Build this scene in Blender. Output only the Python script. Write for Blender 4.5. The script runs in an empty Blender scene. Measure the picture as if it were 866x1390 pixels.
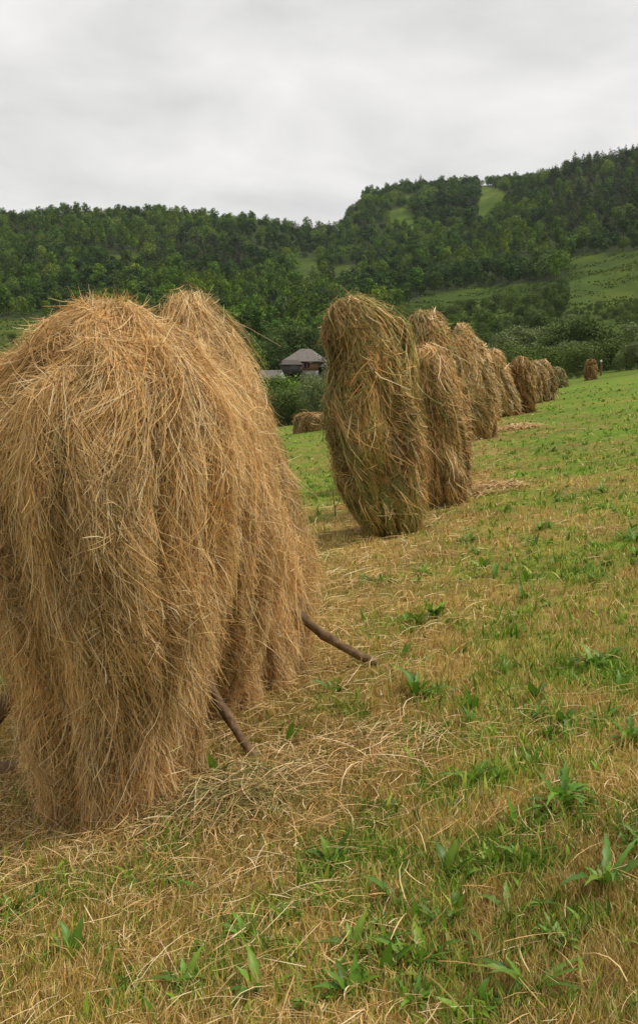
import bpy, math
import numpy as np
R = math.radians
sc = bpy.context.scene
col = sc.collection
rng = np.random.default_rng(7)

# ------------------------------------------------------------------ camera
H = 1.5; F = 1400.0
PITCH = math.atan(135.0 / F)
cam_d = bpy.data.cameras.new('camera'); cam = bpy.data.objects.new('camera', cam_d); col.objects.link(cam)
cam.location = (0, 0, H); cam.rotation_euler = (R(90) - PITCH, 0, 0)
cam_d.sensor_width = 36; cam_d.lens = 36 * F / 1390; cam_d.shift_y = -45 / 1390
cam_d.clip_start = .05; cam_d.clip_end = 9000
sc.camera = cam

def ray(px, py):
    a = (px - 433) / F; b = -(py - 650) / F
    d = np.array([a, math.cos(PITCH) + b * math.sin(PITCH), -math.sin(PITCH) + b * math.cos(PITCH)])
    return d
def at_depth(px, py, Y):
    d = ray(px, py); return np.array([0, 0, H]) + d * (Y / d[1])

# ------------------------------------------------------------------ noise
def _h(i, j, k, seed):
    n = (i.astype(np.int64) * 73856093) ^ (j.astype(np.int64) * 19349663) ^ (k.astype(np.int64) * 83492791) ^ (seed * 2654435)
    n = (n ^ (n >> 13)) * 1274126177 & 0x7fffffff
    n = (n ^ (n >> 15)) * 668265263 & 0x7fffffff
    return (n & 0xffff) / 65535.0
def vnoise(P, f, seed=0):
    Q = P * f; I = np.floor(Q); T = Q - I; T = T * T * (3 - 2 * T); I = I.astype(np.int64)
    x, y, z = T[..., 0], T[..., 1], T[..., 2]; i, j, k = I[..., 0], I[..., 1], I[..., 2]
    r = 0
    for a in (0, 1):
        for b in (0, 1):
            for c in (0, 1):
                w = (x if a else 1 - x) * (y if b else 1 - y) * (z if c else 1 - z)
                r = r + w * _h(i + a, j + b, k + c, seed)
    return r
def fbm(P, f, seed=0, o=3):
    r = 0; A = 1; S = 0
    for q in range(o):
        r = r + A * vnoise(P, f * 2 ** q, seed + q * 17); S += A; A *= .5
    return r / S
def n2(x, y, f, seed=0, o=3):
    return fbm(np.stack([x, y, np.zeros_like(x) + .37], -1), f, seed, o)

# ------------------------------------------------------------------ terrain
TP = np.array([-300, 0, 200, 330, 400, 455, 476, 500, 560, 640, 700, 800, 866, 1200.])
TR = np.array([180, 250, 300, 420, 500, 600, 800, 950, 1100, 1300, 2600.])
TY = np.array([  # apparent height of the ground seen from the path, turned into real heights below
 [545, 510, 482, 434, 410, 388, 340, 312, 330, 400, 500],
 [545, 508, 482, 434, 410, 388, 338, 306, 322, 400, 500],
 [552, 516, 492, 440, 414, 390, 334, 300, 316, 400, 500],
 [556, 516, 500, 452, 424, 398, 346, 312, 330, 400, 500],
 [558, 514, 500, 456, 430, 402, 352, 326, 330, 400, 500],
 [552, 512, 498, 452, 426, 398, 356, 336, 322, 360, 500],
 [548, 511, 495, 449, 423, 395, 352, 326, 304, 300, 500],
 [545, 510, 492, 446, 420, 392, 350, 318, 286, 272, 500],
 [530, 505, 482, 438, 412, 384, 342, 308, 276, 262, 500],
 [518, 496, 472, 430, 408, 378, 334, 298, 270, 262, 500],
 [510, 490, 462, 420, 396, 362, 306, 272, 254, 262, 500],
 [504, 482, 458, 412, 372, 338, 272, 236, 240, 300, 500],
 [500, 480, 455, 408, 356, 326, 256, 219, 226, 300, 500],
 [492, 470, 446, 392, 340, 310, 236, 190, 200, 300, 500.]])
TZ = H + (515 - TY) / F * TR[None, :]
LTR = np.log(TR)
def terrain(x, y):
    x = np.asarray(x, float); y = np.asarray(y, float); near_only = y.size and float(np.hypot(x, y).max()) < 94
    r = np.hypot(x, y); a = np.clip(np.arctan2(x, y), -.5, .5)
    d = r * np.cos(a)
    xc = 80 * np.tanh(x / 80); dc = np.maximum(d, 0)
    zn = .13 * xc - .031 * dc + .55 * (1 - np.exp(-dc / 8))
    zn = zn + .0004 * xc * np.maximum(dc - 30, 0)
    zn = zn + .05 * (n2(x, y, .35, 5, 2) - .5) * np.clip(d / 3, 0, 1)
    if near_only: return zn
    px = np.clip(433 + F * np.tan(a), TP[0], TP[-1])
    i = np.clip(np.searchsorted(TP, px) - 1, 0, len(TP) - 2); u = (px - TP[i]) / (TP[i + 1] - TP[i]); u = u * u * (3 - 2 * u)
    ld = np.log(np.clip(d, TR[0], TR[-1]))
    j = np.clip(np.searchsorted(LTR, ld) - 1, 0, len(TR) - 2); v = (ld - LTR[j]) / (LTR[j + 1] - LTR[j])
    zf = (TZ[i, j] * (1 - u) + TZ[i + 1, j] * u) * (1 - v) + (TZ[i, j + 1] * (1 - u) + TZ[i + 1, j + 1] * u) * v
    zf = zf + np.clip((d - 300) / 300, 0, 1) * 9 * (n2(x, y, 1 / 90., 3, 3) - .5)
    w = np.clip((d - 95) / 80, 0, 1); w = w * w * (3 - 2 * w)
    return zn * (1 - w) + zf * w
def tz(x, y): return float(terrain(np.array([x]), np.array([y]))[0])
def ground(px, py, tmax=1600):
    d = ray(px, py)
    t = np.exp(np.linspace(math.log(1.2), math.log(tmax), 3000))
    P = d[None] * t[:, None]; P[:, 2] += H
    g = P[:, 2] - terrain(P[:, 0], P[:, 1]); k = np.argmax(g < 0)
    if g[k] >= 0: k = len(t) - 1
    if k > 0:
        w = g[k - 1] / (g[k - 1] - g[k] + 1e-9); Q = P[k - 1] * (1 - w) + P[k] * w
    else: Q = P[0]
    Q[2] = tz(Q[0], Q[1]); return Q
def at_range(px, Y): x = (px - 433) / F * Y; return np.array([x, Y, tz(x, Y)])

# ------------------------------------------------------------------ mesh helpers
def mesh_np(name, V, Fc, mats, colors=None, smooth=False, midx=None):
    """V (n,3); Fc (m,3 or 4)"""
    me = bpy.data.meshes.new(name)
    V = np.ascontiguousarray(V, np.float32); Fc = np.ascontiguousarray(Fc, np.int32)
    m, k = Fc.shape
    me.vertices.add(len(V)); me.vertices.foreach_set('co', V.ravel())
    me.loops.add(m * k); me.loops.foreach_set('vertex_index', Fc.ravel())
    me.polygons.add(m); me.polygons.foreach_set('loop_start', np.arange(0, m * k, k, dtype=np.int32))
    if smooth: me.polygons.foreach_set('use_smooth', np.ones(m, bool))
    for mt in mats: me.materials.append(mt)
    if midx is not None: me.polygons.foreach_set('material_index', np.asarray(midx, np.int32))
    if colors is not None:
        at = me.color_attributes.new('Col', 'FLOAT_COLOR', 'POINT')
        C4 = np.ones((len(V), 4), np.float32); C4[:, :3] = colors; at.data.foreach_set('color', C4.ravel())
    me.update(calc_edges=True); me.validate()
    return me
def link(name, me, parent=None, loc=None):
    o = bpy.data.objects.new(name, me); col.objects.link(o)
    if parent is not None: o.parent = parent
    if loc is not None: o.location = loc
    return o
def tag(o, label=None, cat=None, group=None, kind=None):
    if label: o['label'] = label
    if cat: o['category'] = cat
    if group: o['group'] = group
    if kind: o['kind'] = kind
    return o
def empty(name, loc, label, cat, group=None):
    o = bpy.data.objects.new(name, None); col.objects.link(o); o.location = loc; o.empty_display_size = .2
    return tag(o, label, cat, group)
class Acc:
    """collects quads"""
    def __init__(s): s.V = []; s.F = []; s.C = []; s.M = []; s.n = 0
    def add(s, V, Fc, C=None, m=0):
        V = np.asarray(V, float).reshape(-1, 3); Fc = np.asarray(Fc, int)
        if Fc.ndim == 1: Fc = Fc[None]
        if Fc.shape[1] == 3: Fc = np.concatenate([Fc, Fc[:, 2:3]], 1)
        s.V.append(V); s.F.append(Fc + s.n); s.n += len(V)
        C = np.zeros((len(V), 3)) + (.5 if C is None else np.asarray(C)); s.C.append(C)
        s.M.append(np.full(len(Fc), m))
    def mesh(s, name, mats, smooth=False):
        V = np.concatenate(s.V); Fq = np.concatenate(s.F); M = np.concatenate(s.M); C = np.concatenate(s.C)
        tri = Fq[:, 2] == Fq[:, 3]
        if tri.all(): return mesh_np(name, V, Fq[:, :3], mats, C, smooth, M)
        if not tri.any(): return mesh_np(name, V, Fq, mats, C, smooth, M)
        me = bpy.data.meshes.new(name)
        me.from_pydata([tuple(v) for v in V], [], [tuple(f[:3]) if t else tuple(f) for f, t in zip(Fq, tri)])
        for mt in mats: me.materials.append(mt)
        me.polygons.foreach_set('material_index', np.asarray(M, np.int32))
        at = me.color_attributes.new('Col', 'FLOAT_COLOR', 'POINT')
        C4 = np.ones((len(V), 4), np.float32); C4[:, :3] = C; at.data.foreach_set('color', C4.ravel())
        if smooth: me.polygons.foreach_set('use_smooth', np.ones(len(Fq), bool))
        me.update(); return me
def norm(v): return v / (np.linalg.norm(v, axis=-1, keepdims=True) + 1e-9)
def ribbons(P, S, W, C, tip=.35, root=.7):
    """P (N,K,3) centre lines, S (N,3)or(N,K,3) side vectors, W (N,) width, C (N,3)"""
    N, K, _ = P.shape
    if S.ndim == 2: S = np.repeat(S[:, None], K, 1)
    t = np.linspace(0, 1, K); prof = np.where(t < .3, root + (1 - root) * t / .3, 1 - (1 - tip) * ((t - .3) / .7) ** 1.5)
    off = S * (W[:, None] * .5)[:, :, None] * prof[None, :, None]
    V = np.stack([P - off, P + off], 2).reshape(-1, 3)
    b = (np.arange(N) * K * 2)[:, None] + (np.arange(K - 1) * 2)[None]
    Fq = np.stack([b, b + 1, b + 3, b + 2], -1).reshape(-1, 4)
    return V, Fq, np.repeat(C, K * 2, 0)
def tube(pts, rad, n=8, cap=True, jit=0):
    pts = np.asarray(pts, float); K = len(pts); rad = np.broadcast_to(rad, (K,)).astype(float)
    V = []; T = norm(np.gradient(pts, axis=0)); up = np.array([.13, .21, 1.]) if abs(T[0][2]) < .9 else np.array([1., .2, 0])
    for k in range(K):
        a = norm(np.cross(T[k], up)); b = np.cross(T[k], a)
        for q in range(n):
            th = 2 * math.pi * q / n; rr = rad[k] * (1 + jit * (rng.random() - .5))
            V.append(pts[k] + a * math.cos(th) * rr + b * math.sin(th) * rr)
    Fq = [[k * n + q, k * n + (q + 1) % n, (k + 1) * n + (q + 1) % n, (k + 1) * n + q] for k in range(K - 1) for q in range(n)]
    if cap:
        V.append(pts[0]); V.append(pts[-1]); c0 = K * n; c1 = c0 + 1
        Fq += [[(q + 1) % n, q, c0, c0] for q in range(n)]
        Fq += [[(K - 1) * n + q, (K - 1) * n + (q + 1) % n, c1, c1] for q in range(n)]
    return np.array(V), np.array(Fq)

# ------------------------------------------------------------------ materials
def mat(name): m = bpy.data.materials.new(name); m.use_nodes = True; return m, m.node_tree.nodes, m.node_tree.links
def leafy(name, transl=.25, rough=.7, vary=0, tint=(1, 1, 1), spec=.15):
    m, N, L = mat(name); b = N['Principled BSDF']; out = N['Material Output']
    at = N.new('ShaderNodeAttribute'); at.attribute_name = 'Col'
    c = at.outputs['Color']
    if vary or tint != (1, 1, 1):
        mx = N.new('ShaderNodeMix'); mx.data_type = 'RGBA'; mx.blend_type = 'MULTIPLY'; mx.inputs[0].default_value = 1
        L.new(c, mx.inputs[6])
        if vary:
            oi = N.new('ShaderNodeObjectInfo'); rp = N.new('ShaderNodeValToRGB'); L.new(oi.outputs['Random'], rp.inputs[0])
            e = rp.color_ramp.elements; e[0].color = (.5, .6, .65, 1); e[1].color = (1.5, 1.35, .9, 1)
            for p, cc in ((.25, (.75, .85, .9, 1)), (.5, (1.05, 1.05, .8, 1)), (.75, (.9, 1.05, 1.0, 1))):
                q = e.new(p); q.color = cc
            L.new(rp.outputs[0], mx.inputs[7])
        else: mx.inputs[7].default_value = (*tint, 1)
        c = mx.outputs[2]
    L.new(c, b.inputs['Base Color']); b.inputs['Roughness'].default_value = rough
    b.inputs['Specular IOR Level'].default_value = spec
    if transl:
        t = N.new('ShaderNodeBsdfTranslucent'); L.new(c, t.inputs[0]); ms = N.new('ShaderNodeMixShader'); ms.inputs[0].default_value = transl
        L.new(b.outputs[0], ms.inputs[1]); L.new(t.outputs[0], ms.inputs[2]); L.new(ms.outputs[0], out.inputs[0])
    return m
M_hay = leafy('dry_hay', .22, .65, spec=.25)
M_leaf = leafy('tree_leaves', .2, .6, vary=1)
M_leaf2 = leafy('shrub_leaves', .2, .6)
M_weed = leafy('weed_leaves', .3, .45, spec=.35)
M_grass = leafy('grass_blades', .25, .6)
def rough_mat(name, c1, c2, scale, stretch=(1, 1, 1), bump=.3, rough=.85):
    m, N, L = mat(name); b = N['Principled BSDF']; b.inputs['Roughness'].default_value = rough; b.inputs['Specular IOR Level'].default_value = .2
    tc = N.new('ShaderNodeTexCoord'); mp = N.new('ShaderNodeMapping'); mp.inputs['Scale'].default_value = stretch
    L.new(tc.outputs['Object'], mp.inputs[0])
    nz = N.new('ShaderNodeTexNoise'); nz.inputs['Scale'].default_value = scale; nz.inputs['Detail'].default_value = 6; nz.inputs['Roughness'].default_value = .65
    L.new(mp.outputs[0], nz.inputs['Vector'])
    rp = N.new('ShaderNodeValToRGB'); e = rp.color_ramp.elements; e[0].position = .3; e[1].position = .7; e[0].color = (*c1, 1); e[1].color = (*c2, 1)
    L.new(nz.outputs[0], rp.inputs[0]); L.new(rp.outputs[0], b.inputs['Base Color'])
    bp = N.new('ShaderNodeBump'); bp.inputs['Strength'].default_value = bump; bp.inputs['Distance'].default_value = .02
    L.new(nz.outputs[0], bp.inputs['Height']); L.new(bp.outputs[0], b.inputs['Normal'])
    return m
M_haycore = rough_mat('packed_hay_gap_shade', (.09, .055, .022), (.22, .14, .06), 14, (1, 1, .35), .8)  # core coloured darker than the strands, standing in for shade in the gaps
M_bark = rough_mat('tree_bark', (.05, .04, .03), (.14, .11, .08), 6, (1, 1, .3))
M_pole = rough_mat('weathered_pole', (.075, .045, .024), (.25, .16, .085), 22, (1, 1, 1), .6)
M_cut = rough_mat('cut_wood', (.38, .25, .09), (.6, .46, .2), 40)
M_plank = rough_mat('old_dark_planks', (.05, .043, .038), (.13, .11, .095), 3, (3, 3, .3), .3)
M_shingle = rough_mat('weathered_shingle_roof', (.11, .098, .085), (.23, .205, .18), 2, (1, 1, 3), .5)
M_lime = rough_mat('limewashed_gable', (.35, .33, .3), (.5, .48, .44), 2)
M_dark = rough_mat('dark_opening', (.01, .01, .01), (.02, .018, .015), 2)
M_white = rough_mat('pale_painted_wood', (.5, .5, .48), (.65, .65, .62), 2)
def brick_mat():
    m, N, L = mat('orange_brick'); b = N['Principled BSDF']; b.inputs['Roughness'].default_value = .9
    tc = N.new('ShaderNodeTexCoord'); br = N.new('ShaderNodeTexBrick'); br.inputs['Scale'].default_value = 2.5
    br.inputs['Color1'].default_value = (.36, .13, .07, 1); br.inputs['Color2'].default_value = (.46, .2, .11, 1); br.inputs['Mortar'].default_value = (.35, .3, .25, 1)
    mp = N.new('ShaderNodeMapping'); mp.inputs['Rotation'].default_value = (R(90), 0, 0)
    L.new(tc.outputs['Object'], mp.inputs[0]); L.new(mp.outputs[0], br.inputs[0]); L.new(br.outputs[0], b.inputs['Base Color']); return m
M_brick = brick_mat()
def ground_mat():
    m, N, L = mat('mown_field'); b = N['Principled BSDF']; b.inputs['Roughness'].default_value = .95; b.inputs['Specular IOR Level'].default_value = .1
    at = N.new('ShaderNodeAttribute'); at.attribute_name = 'Col'
    tc = N.new('ShaderNodeTexCoord'); nz = N.new('ShaderNodeTexNoise'); nz.inputs['Scale'].default_value = 9; nz.inputs['Detail'].default_value = 8; nz.inputs['Roughness'].default_value = .75
    L.new(tc.outputs['Object'], nz.inputs['Vector'])
    rp = N.new('ShaderNodeValToRGB'); e = rp.color_ramp.elements; e[0].position = .33; e[1].position = .66; e[0].color = (.5, .5, .5, 1); e[1].color = (1.35, 1.35, 1.35, 1)
    L.new(nz.outputs[0], rp.inputs[0])
    mx = N.new('ShaderNodeMix'); mx.data_type = 'RGBA'; mx.blend_type = 'MULTIPLY'; mx.inputs[0].default_value = 1
    L.new(at.outputs['Color'], mx.inputs[6]); L.new(rp.outputs[0], mx.inputs[7])
    n2_ = N.new('ShaderNodeTexNoise'); n2_.inputs['Scale'].default_value = .12; n2_.inputs['Detail'].default_value = 9; n2_.inputs['Roughness'].default_value = .7
    L.new(tc.outputs['Object'], n2_.inputs['Vector'])
    r2 = N.new('ShaderNodeValToRGB'); e = r2.color_ramp.elements; e[0].position = .35; e[1].position = .65; e[0].color = (.75, .8, .8, 1); e[1].color = (1.2, 1.15, 1.0, 1)
    L.new(n2_.outputs[0], r2.inputs[0])
    m2 = N.new('ShaderNodeMix'); m2.data_type = 'RGBA'; m2.blend_type = 'MULTIPLY'; m2.inputs[0].default_value = 1
    L.new(mx.outputs[2], m2.inputs[6]); L.new(r2.outputs[0], m2.inputs[7]); L.new(m2.outputs[2], b.inputs['Base Color'])
    bp = N.new('ShaderNodeBump'); bp.inputs['Strength'].default_value = .7; bp.inputs['Distance'].default_value = .04
    L.new(nz.outputs[0], bp.inputs['Height']); L.new(bp.outputs[0], b.inputs['Normal'])
    return m
M_ground = ground_mat()

def inpoly(x, y, P):
    x = np.asarray(x); y = np.asarray(y); c = np.zeros(x.shape, bool); n = len(P)
    for i in range(n):
        x1, y1 = P[i]; x2, y2 = P[(i + 1) % n]
        if y1 == y2: continue
        m = ((y1 > y) != (y2 > y)) & (x < (x2 - x1) * (y - y1) / (y2 - y1) + x1); c ^= m
    return c
CLEAR = [[(-300, 436), (60, 436), (112, 452), (100, 500), (-300, 500)],
 [(900, 338), (768, 352), (762, 382), (700, 388), (640, 392), (570, 404), (528, 430), (520, 475), (1400, 475), (1400, 330)],
 [(526, 292), (545, 288), (562, 300), (566, 318), (540, 322), (524, 312)], [(643, 258), (664, 262), (687, 272), (674, 292), (664, 310), (643, 312)], [(545, 272), (564, 270), (566, 286), (548, 288)],
 [(400, 356), (432, 352), (436, 386), (398, 388)], [(452, 364), (486, 362), (490, 386), (450, 388)], [(596, 318), (612, 316), (610, 332), (594, 332)], [(150, 350), (190, 346), (200, 362), (148, 364)]]

# ------------------------------------------------------------------ where green grows, where hay lies
ROW = np.array([[-.9, 3.9], [-.4, 5.2], [.55, 10.3], [1.5, 12.5], [3.3, 22], [7.3, 38], [12, 55.]])
def row_dist(x, y):
    best = np.full(x.shape, 1e9)
    for a, b in zip(ROW[:-1], ROW[1:]):
        d = b - a; t = np.clip(((x - a[0]) * d[0] + (y - a[1]) * d[1]) / (d @ d), 0, 1)
        best = np.minimum(best, np.hypot(x - a[0] - t * d[0], y - a[1] - t * d[1]))
    return best
def greenness(x, y):
    r = np.hypot(x, y)
    g = .39 + .28 * np.clip((r - 4.5) / 12, 0, 1) + .22 * np.clip((r - 14) / 30, 0, 1) + .05 * np.clip(x / 4, -1, 1)
    g = g + 1.0 * (n2(x, y, 2.0, 21, 2) - .5) + 1.5 * (n2(x, y, 6.5, 23, 2) - .5) + .55 * (n2(x, y, .45, 22, 2) - .5) - .45 * np.exp(-(row_dist(x, y) / .9) ** 2) * np.clip(1.4 - r / 40, 0, 1)
    return np.clip(g, 0, 1)

# ------------------------------------------------------------------ ground sheet
azf = np.linspace(-.52, .52, 260); azb = np.concatenate([np.linspace(-math.pi, -.54, 40), azf, np.linspace(.54, math.pi, 40)[:-1]])
rr = np.concatenate([np.linspace(.3, 3, 16)[:-1], np.exp(np.linspace(math.log(3), math.log(4500), 430))])
AZ, RR = np.meshgrid(azb, rr); X = RR * np.sin(AZ); Y = RR * np.cos(AZ); Z = terrain(X, Y)
nr, na = X.shape
V = np.stack([X, Y, Z], -1).reshape(-1, 3)
ii, jj = np.meshgrid(np.arange(nr - 1), np.arange(na), indexing='ij'); j2 = (jj + 1) % na
Fq = np.stack([ii * na + jj, (ii + 1) * na + jj, (ii + 1) * na + j2, ii * na + j2], -1).reshape(-1, 4)[:, ::-1]
x, y = V[:, 0], V[:, 1]; rad = np.hypot(x, y)
g = greenness(x, y)[:, None]
straw = np.array([.40, .27, .085]); soil = np.array([.16, .10, .04]); green = np.array([.13, .21, .022]); meadow = np.array([.043, .070, .008])
q = n2(x, y, 2.5, 31)[:, None]
C = (straw * q + soil * (1 - q)) * (1 - g) + green * g
w = np.clip((rad - 85) / 60, 0, 1)[:, None]
mv = n2(x, y, 1 / 35., 41, 4)[:, None]
mcol = meadow * (.45 + .6 * mv + .75 * n2(x, y, 1 / 7., 43, 3)[:, None]) + np.array([.03, .02, 0]) * np.clip(mv * 3 - 1.5, 0, 1)
pxv = 433 + F * x / np.maximum(y, 1); pyv = 515 - (V[:, 2] - H) / np.maximum(y, 1) * F; wood = (rad > 262) & (y > 0)
for Pp in CLEAR: wood &= ~inpoly(pxv, pyv, Pp)
high = inpoly(pxv, pyv, CLEAR[2]) | inpoly(pxv, pyv, CLEAR[3]) | inpoly(pxv, pyv, CLEAR[4])
mcol = np.where((high & (rad > 600))[:, None], mcol * 1.55, mcol)
mcol = np.where(wood[:, None], np.array([.035, .05, .014]) * (.8 + .4 * mv), mcol)
C = C * (1 - w) + mcol * w
Vc = np.vstack([V, [[0, 0, tz(0.01, 0.01)]]]); cc = len(V)
me = mesh_np('field', V, Fq, [M_ground], C, True)
fo = link('ground', me); tag(fo, kind='structure')

# ------------------------------------------------------------------ hay
PAL = np.array([[.62, .395, .165], [.76, .55, .275], [.48, .275, .095], [.15, .08, .03], [.86, .69, .42], [.38, .255, .085]])
GPAL = np.array([[.22, .23, .06], [.32, .31, .10], [.16, .18, .05]])
def hay_cols(n, greenp, bright=1., P=None, w=(.28, .25, .17, .10, .13, .07)):
    w = np.array(w) / sum(w); c = PAL[rng.choice(len(PAL), n, p=w)]
    gp = np.broadcast_to(greenp, (n,)); m = rng.random(n) < gp
    c = np.where(m[:, None], GPAL[rng.choice(3, n)], c)
    c = c * (.75 + .5 * rng.random((n, 1)))
    if P is not None: c = c * ((.72 + .56 * fbm(P, 2.2, 77, 2)) * (.5 + 1.0 * vnoise(P * np.array([1, 1, .3]), 11, 78)))[:, None]
    c = c * bright; return c * np.minimum(1, .84 / c.max(1, keepdims=True))
class Blob:
    def __init__(s, rows, Yc, ry, amp=.05, freq=3., seed=0, base=None, lean=0, sq=1., ins=.045):
        rows = np.array(rows, float); L = []; R_ = []
        P = np.array([[at_depth(a, py, Yc), at_depth(b, py, Yc)] for py, a, b in rows])
        xl = P[:, 0, 0]; xr = P[:, 1, 0]; z = P[:, 0, 2]
        cx = (xl + xr) / 2; rx = (xr - xl) / 2; ins = min(ins, rx.max() * .12); rx = np.maximum(rx - ins, rx * .5); z = z - ins * .8
        zb = min(tz(cx[-1], Yc), tz(cx[-1] - rx[-1], Yc), tz(cx[-1], Yc - ry)) - .04
        z[-1] = zb; z = np.minimum.accumulate(z)
        rmax = rx.max(); ryy = ry * np.sqrt(np.clip(rx / rmax, 0, 1)) if True else 0
        ryy = ryy * 1.0
        # add a real apex row
        cx = np.r_[cx[0], cx]; rx = np.r_[.001, rx]; ryy = np.r_[.001, ryy]; z = np.r_[z[0] + .012, z]
        seg = np.hypot(np.diff(z), np.diff(rx)) + 1e-4; t = np.r_[0, np.cumsum(seg)]; s.len = t[-1]; t /= t[-1]
        q = np.linspace(0, 1, 120)
        def sm(v):
            v = np.interp(q, t, v); k = np.array([1, 2, 3, 2, 1]) / 9.; e = np.r_[v[0], v[0], v, v[-1], v[-1]]; o = np.convolve(e, k, 'valid'); o[0] = v[0]; return o
        s.q = q; s.cx = sm(cx); s.rx = sm(rx); s.ry = sm(ryy); s.z = sm(z); s.Yc = Yc
        s.fold = .0; s.amp = amp; s.freq = freq; s.seed = seed; s.sq = sq; s.lean = lean
        s.sw = np.maximum(s.rx, .03) + .3 * s.rx.max()
    def base(s, th, u):
        uc = np.clip(u, 0, 1)
        cx = np.interp(uc, s.q, s.cx); rx = np.interp(uc, s.q, s.rx); ry = np.interp(uc, s.q, s.ry); z = np.interp(uc, s.q, s.z)
        c = np.cos(th); n = np.sin(th)
        ex = np.clip(u - 1, 0, 1) * s.len
        c2 = np.sign(c) * np.abs(c) ** s.sq; n2_ = np.sign(n) * np.abs(n) ** s.sq
        return np.stack([cx + c2 * (rx + ex), s.Yc + n2_ * (ry + ex), z + ex * .05], -1)
    def surf(s, th, u):
        P = s.base(th, u); k = np.clip(u * 6, 0, 1)
        st = P * np.array([1, 1, .55])
        d = s.amp * ((fbm(st, s.freq, s.seed, 3) - .5) * 2.2 + .5 * (vnoise(st * np.array([1, 1, .35]), s.freq * 4, s.seed + 5) - .5)) * k
        if s.fold:
            v = vnoise(np.stack([np.cos(th) * 2.3 + P[..., 2] * .25, np.sin(th) * 2.3, P[..., 2] * .45], -1), 1.5, s.seed + 7)
            d = d - s.fold * np.clip(1 - np.abs(v - .5) / .13, 0, 1) ** 1.3 * np.clip(u * 4 - .8, 0, 1) + s.fold * .25
        D = np.stack([np.cos(th), np.sin(th), 0 * th + .25], -1)
        return P + D * d[..., None]
    def normal(s, th, u):
        e = .02; a = s.base(th + e, u) - s.base(th - e, u); b = s.base(th, np.clip(u + e, 0, 1)) - s.base(th, np.clip(u - e, 0, 1))
        n = norm(np.cross(b, a)); r = np.stack([np.cos(th), np.sin(th), 0 * th + .3], -1)
        return np.where((np.sum(n * r, -1) < 0)[..., None], -n, n)
def core_into(acc, b, na=72, nu=60):
    th, u = np.meshgrid(np.linspace(0, 2 * math.pi, na, endpoint=False), np.linspace(0, 1, nu))
    P = b.surf(th, u); V = P.reshape(-1, 3)
    i, j = np.meshgrid(np.arange(nu - 1), np.arange(na), indexing='ij'); j2 = (j + 1) % na
    acc.add(V, np.stack([i * na + j, (i + 1) * na + j, (i + 1) * na + j2, i * na + j2], -1).reshape(-1, 4), (.3, .2, .1), 1)
def strands_into(acc, b, n, wid, L=(.15, .45), greenf=.06, comb=.0, flow=.9, thick=.05, bright=1., stray=.03, K=6, front=.78, w=None, messy=False):
    p = b.sw / b.sw.sum(); u0 = np.interp(rng.random(n), np.r_[0, np.cumsum(p)], np.r_[b.q, 1])
    f = rng.random(n) < front
    th0 = np.where(f, -math.pi / 2 + (rng.random(n) - .5) * math.pi * 1.15, rng.random(n) * 2 * math.pi)
    P0 = b.surf(th0, u0)
    ln = L[0] + (L[1] - L[0]) * rng.random(n) ** 1.6
    fl = comb + flow * 2 * (fbm(P0, b.freq * .9, b.seed + 50, 2) - .5) * 1.3
    loose = np.where(rng.random(n) < .1, .95, .22)
    if messy: loose = np.full(n, 1.3)
    phi = fl + rng.normal(0, 1, n) * loose
    fl = fl + .9 * (vnoise(P0 * np.array([1, 1, .45]), b.freq * 3.4, b.seed + 51) - .5); phi = fl + rng.normal(0, 1, n) * loose
    curl = rng.normal(0, .42, n); ulim = 1.0 + .11 * rng.random(n) ** 3
    wild = rng.random(n) < stray
    lock = fbm(P0 * np.array([1, 1, .4]), b.freq * 3.2, b.seed + 9, 2)
    o0 = thick * (rng.random(n) ** 1.2) * (.1 + 3.2 * np.clip(lock - .28, 0, 1))
    lift = rng.random(n) ** 2 * thick * .9 + wild * rng.random(n) * ln * .45
    th = th0.copy(); u = np.clip(u0 - .5 * ln / b.len * 0, 0, 1); pts = []
    st = ln / (K - 1)
    for k in range(K):
        t = k / (K - 1)
        P = b.surf(th, u); Nn = b.normal(th, u)
        pts.append(P + Nn * (o0 + lift * (t ** 2))[:, None])
        if k == K - 1: break
        R0 = np.interp(np.clip(u, 0, 1), b.q, b.rx) * .5 + np.interp(np.clip(u, 0, 1), b.q, b.ry) * .5 + .06
        a = phi + curl * t
        u = np.abs(u + np.cos(a) * st / b.len); u = np.minimum(u, ulim)
        th = th + np.sin(a) * st / R0 * np.sign(-np.sin(th0) + .001 * 0 + 1e-6) 
    P = np.stack(pts, 1)
    P += rng.normal(0, 1, P.shape) * (wid * .5)
    T = norm(P[:, -1] - P[:, 0]); Nn = b.normal(th0, u0) + rng.normal(0, .45, (n, 3)); S = norm(np.cross(T, Nn))
    gz = terrain(P[:, :, 0].ravel(), P[:, :, 1].ravel()).reshape(P.shape[:2]) + .005
    P[:, :, 2] = np.maximum(P[:, :, 2], gz)
    gf = greenf * np.clip(3.5 * (fbm(P0, b.freq * .8, b.seed + 90, 2) - .3), .1, 3)
    C = hay_cols(n, np.clip(gf, 0, .85), bright, P0) if w is None else hay_cols(n, np.clip(gf, 0, .85), bright, P0, w)
    W = wid * (.4 + .95 * rng.random(n) ** 1.4)
    acc.add(*ribbons(P, S, W, C))

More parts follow.
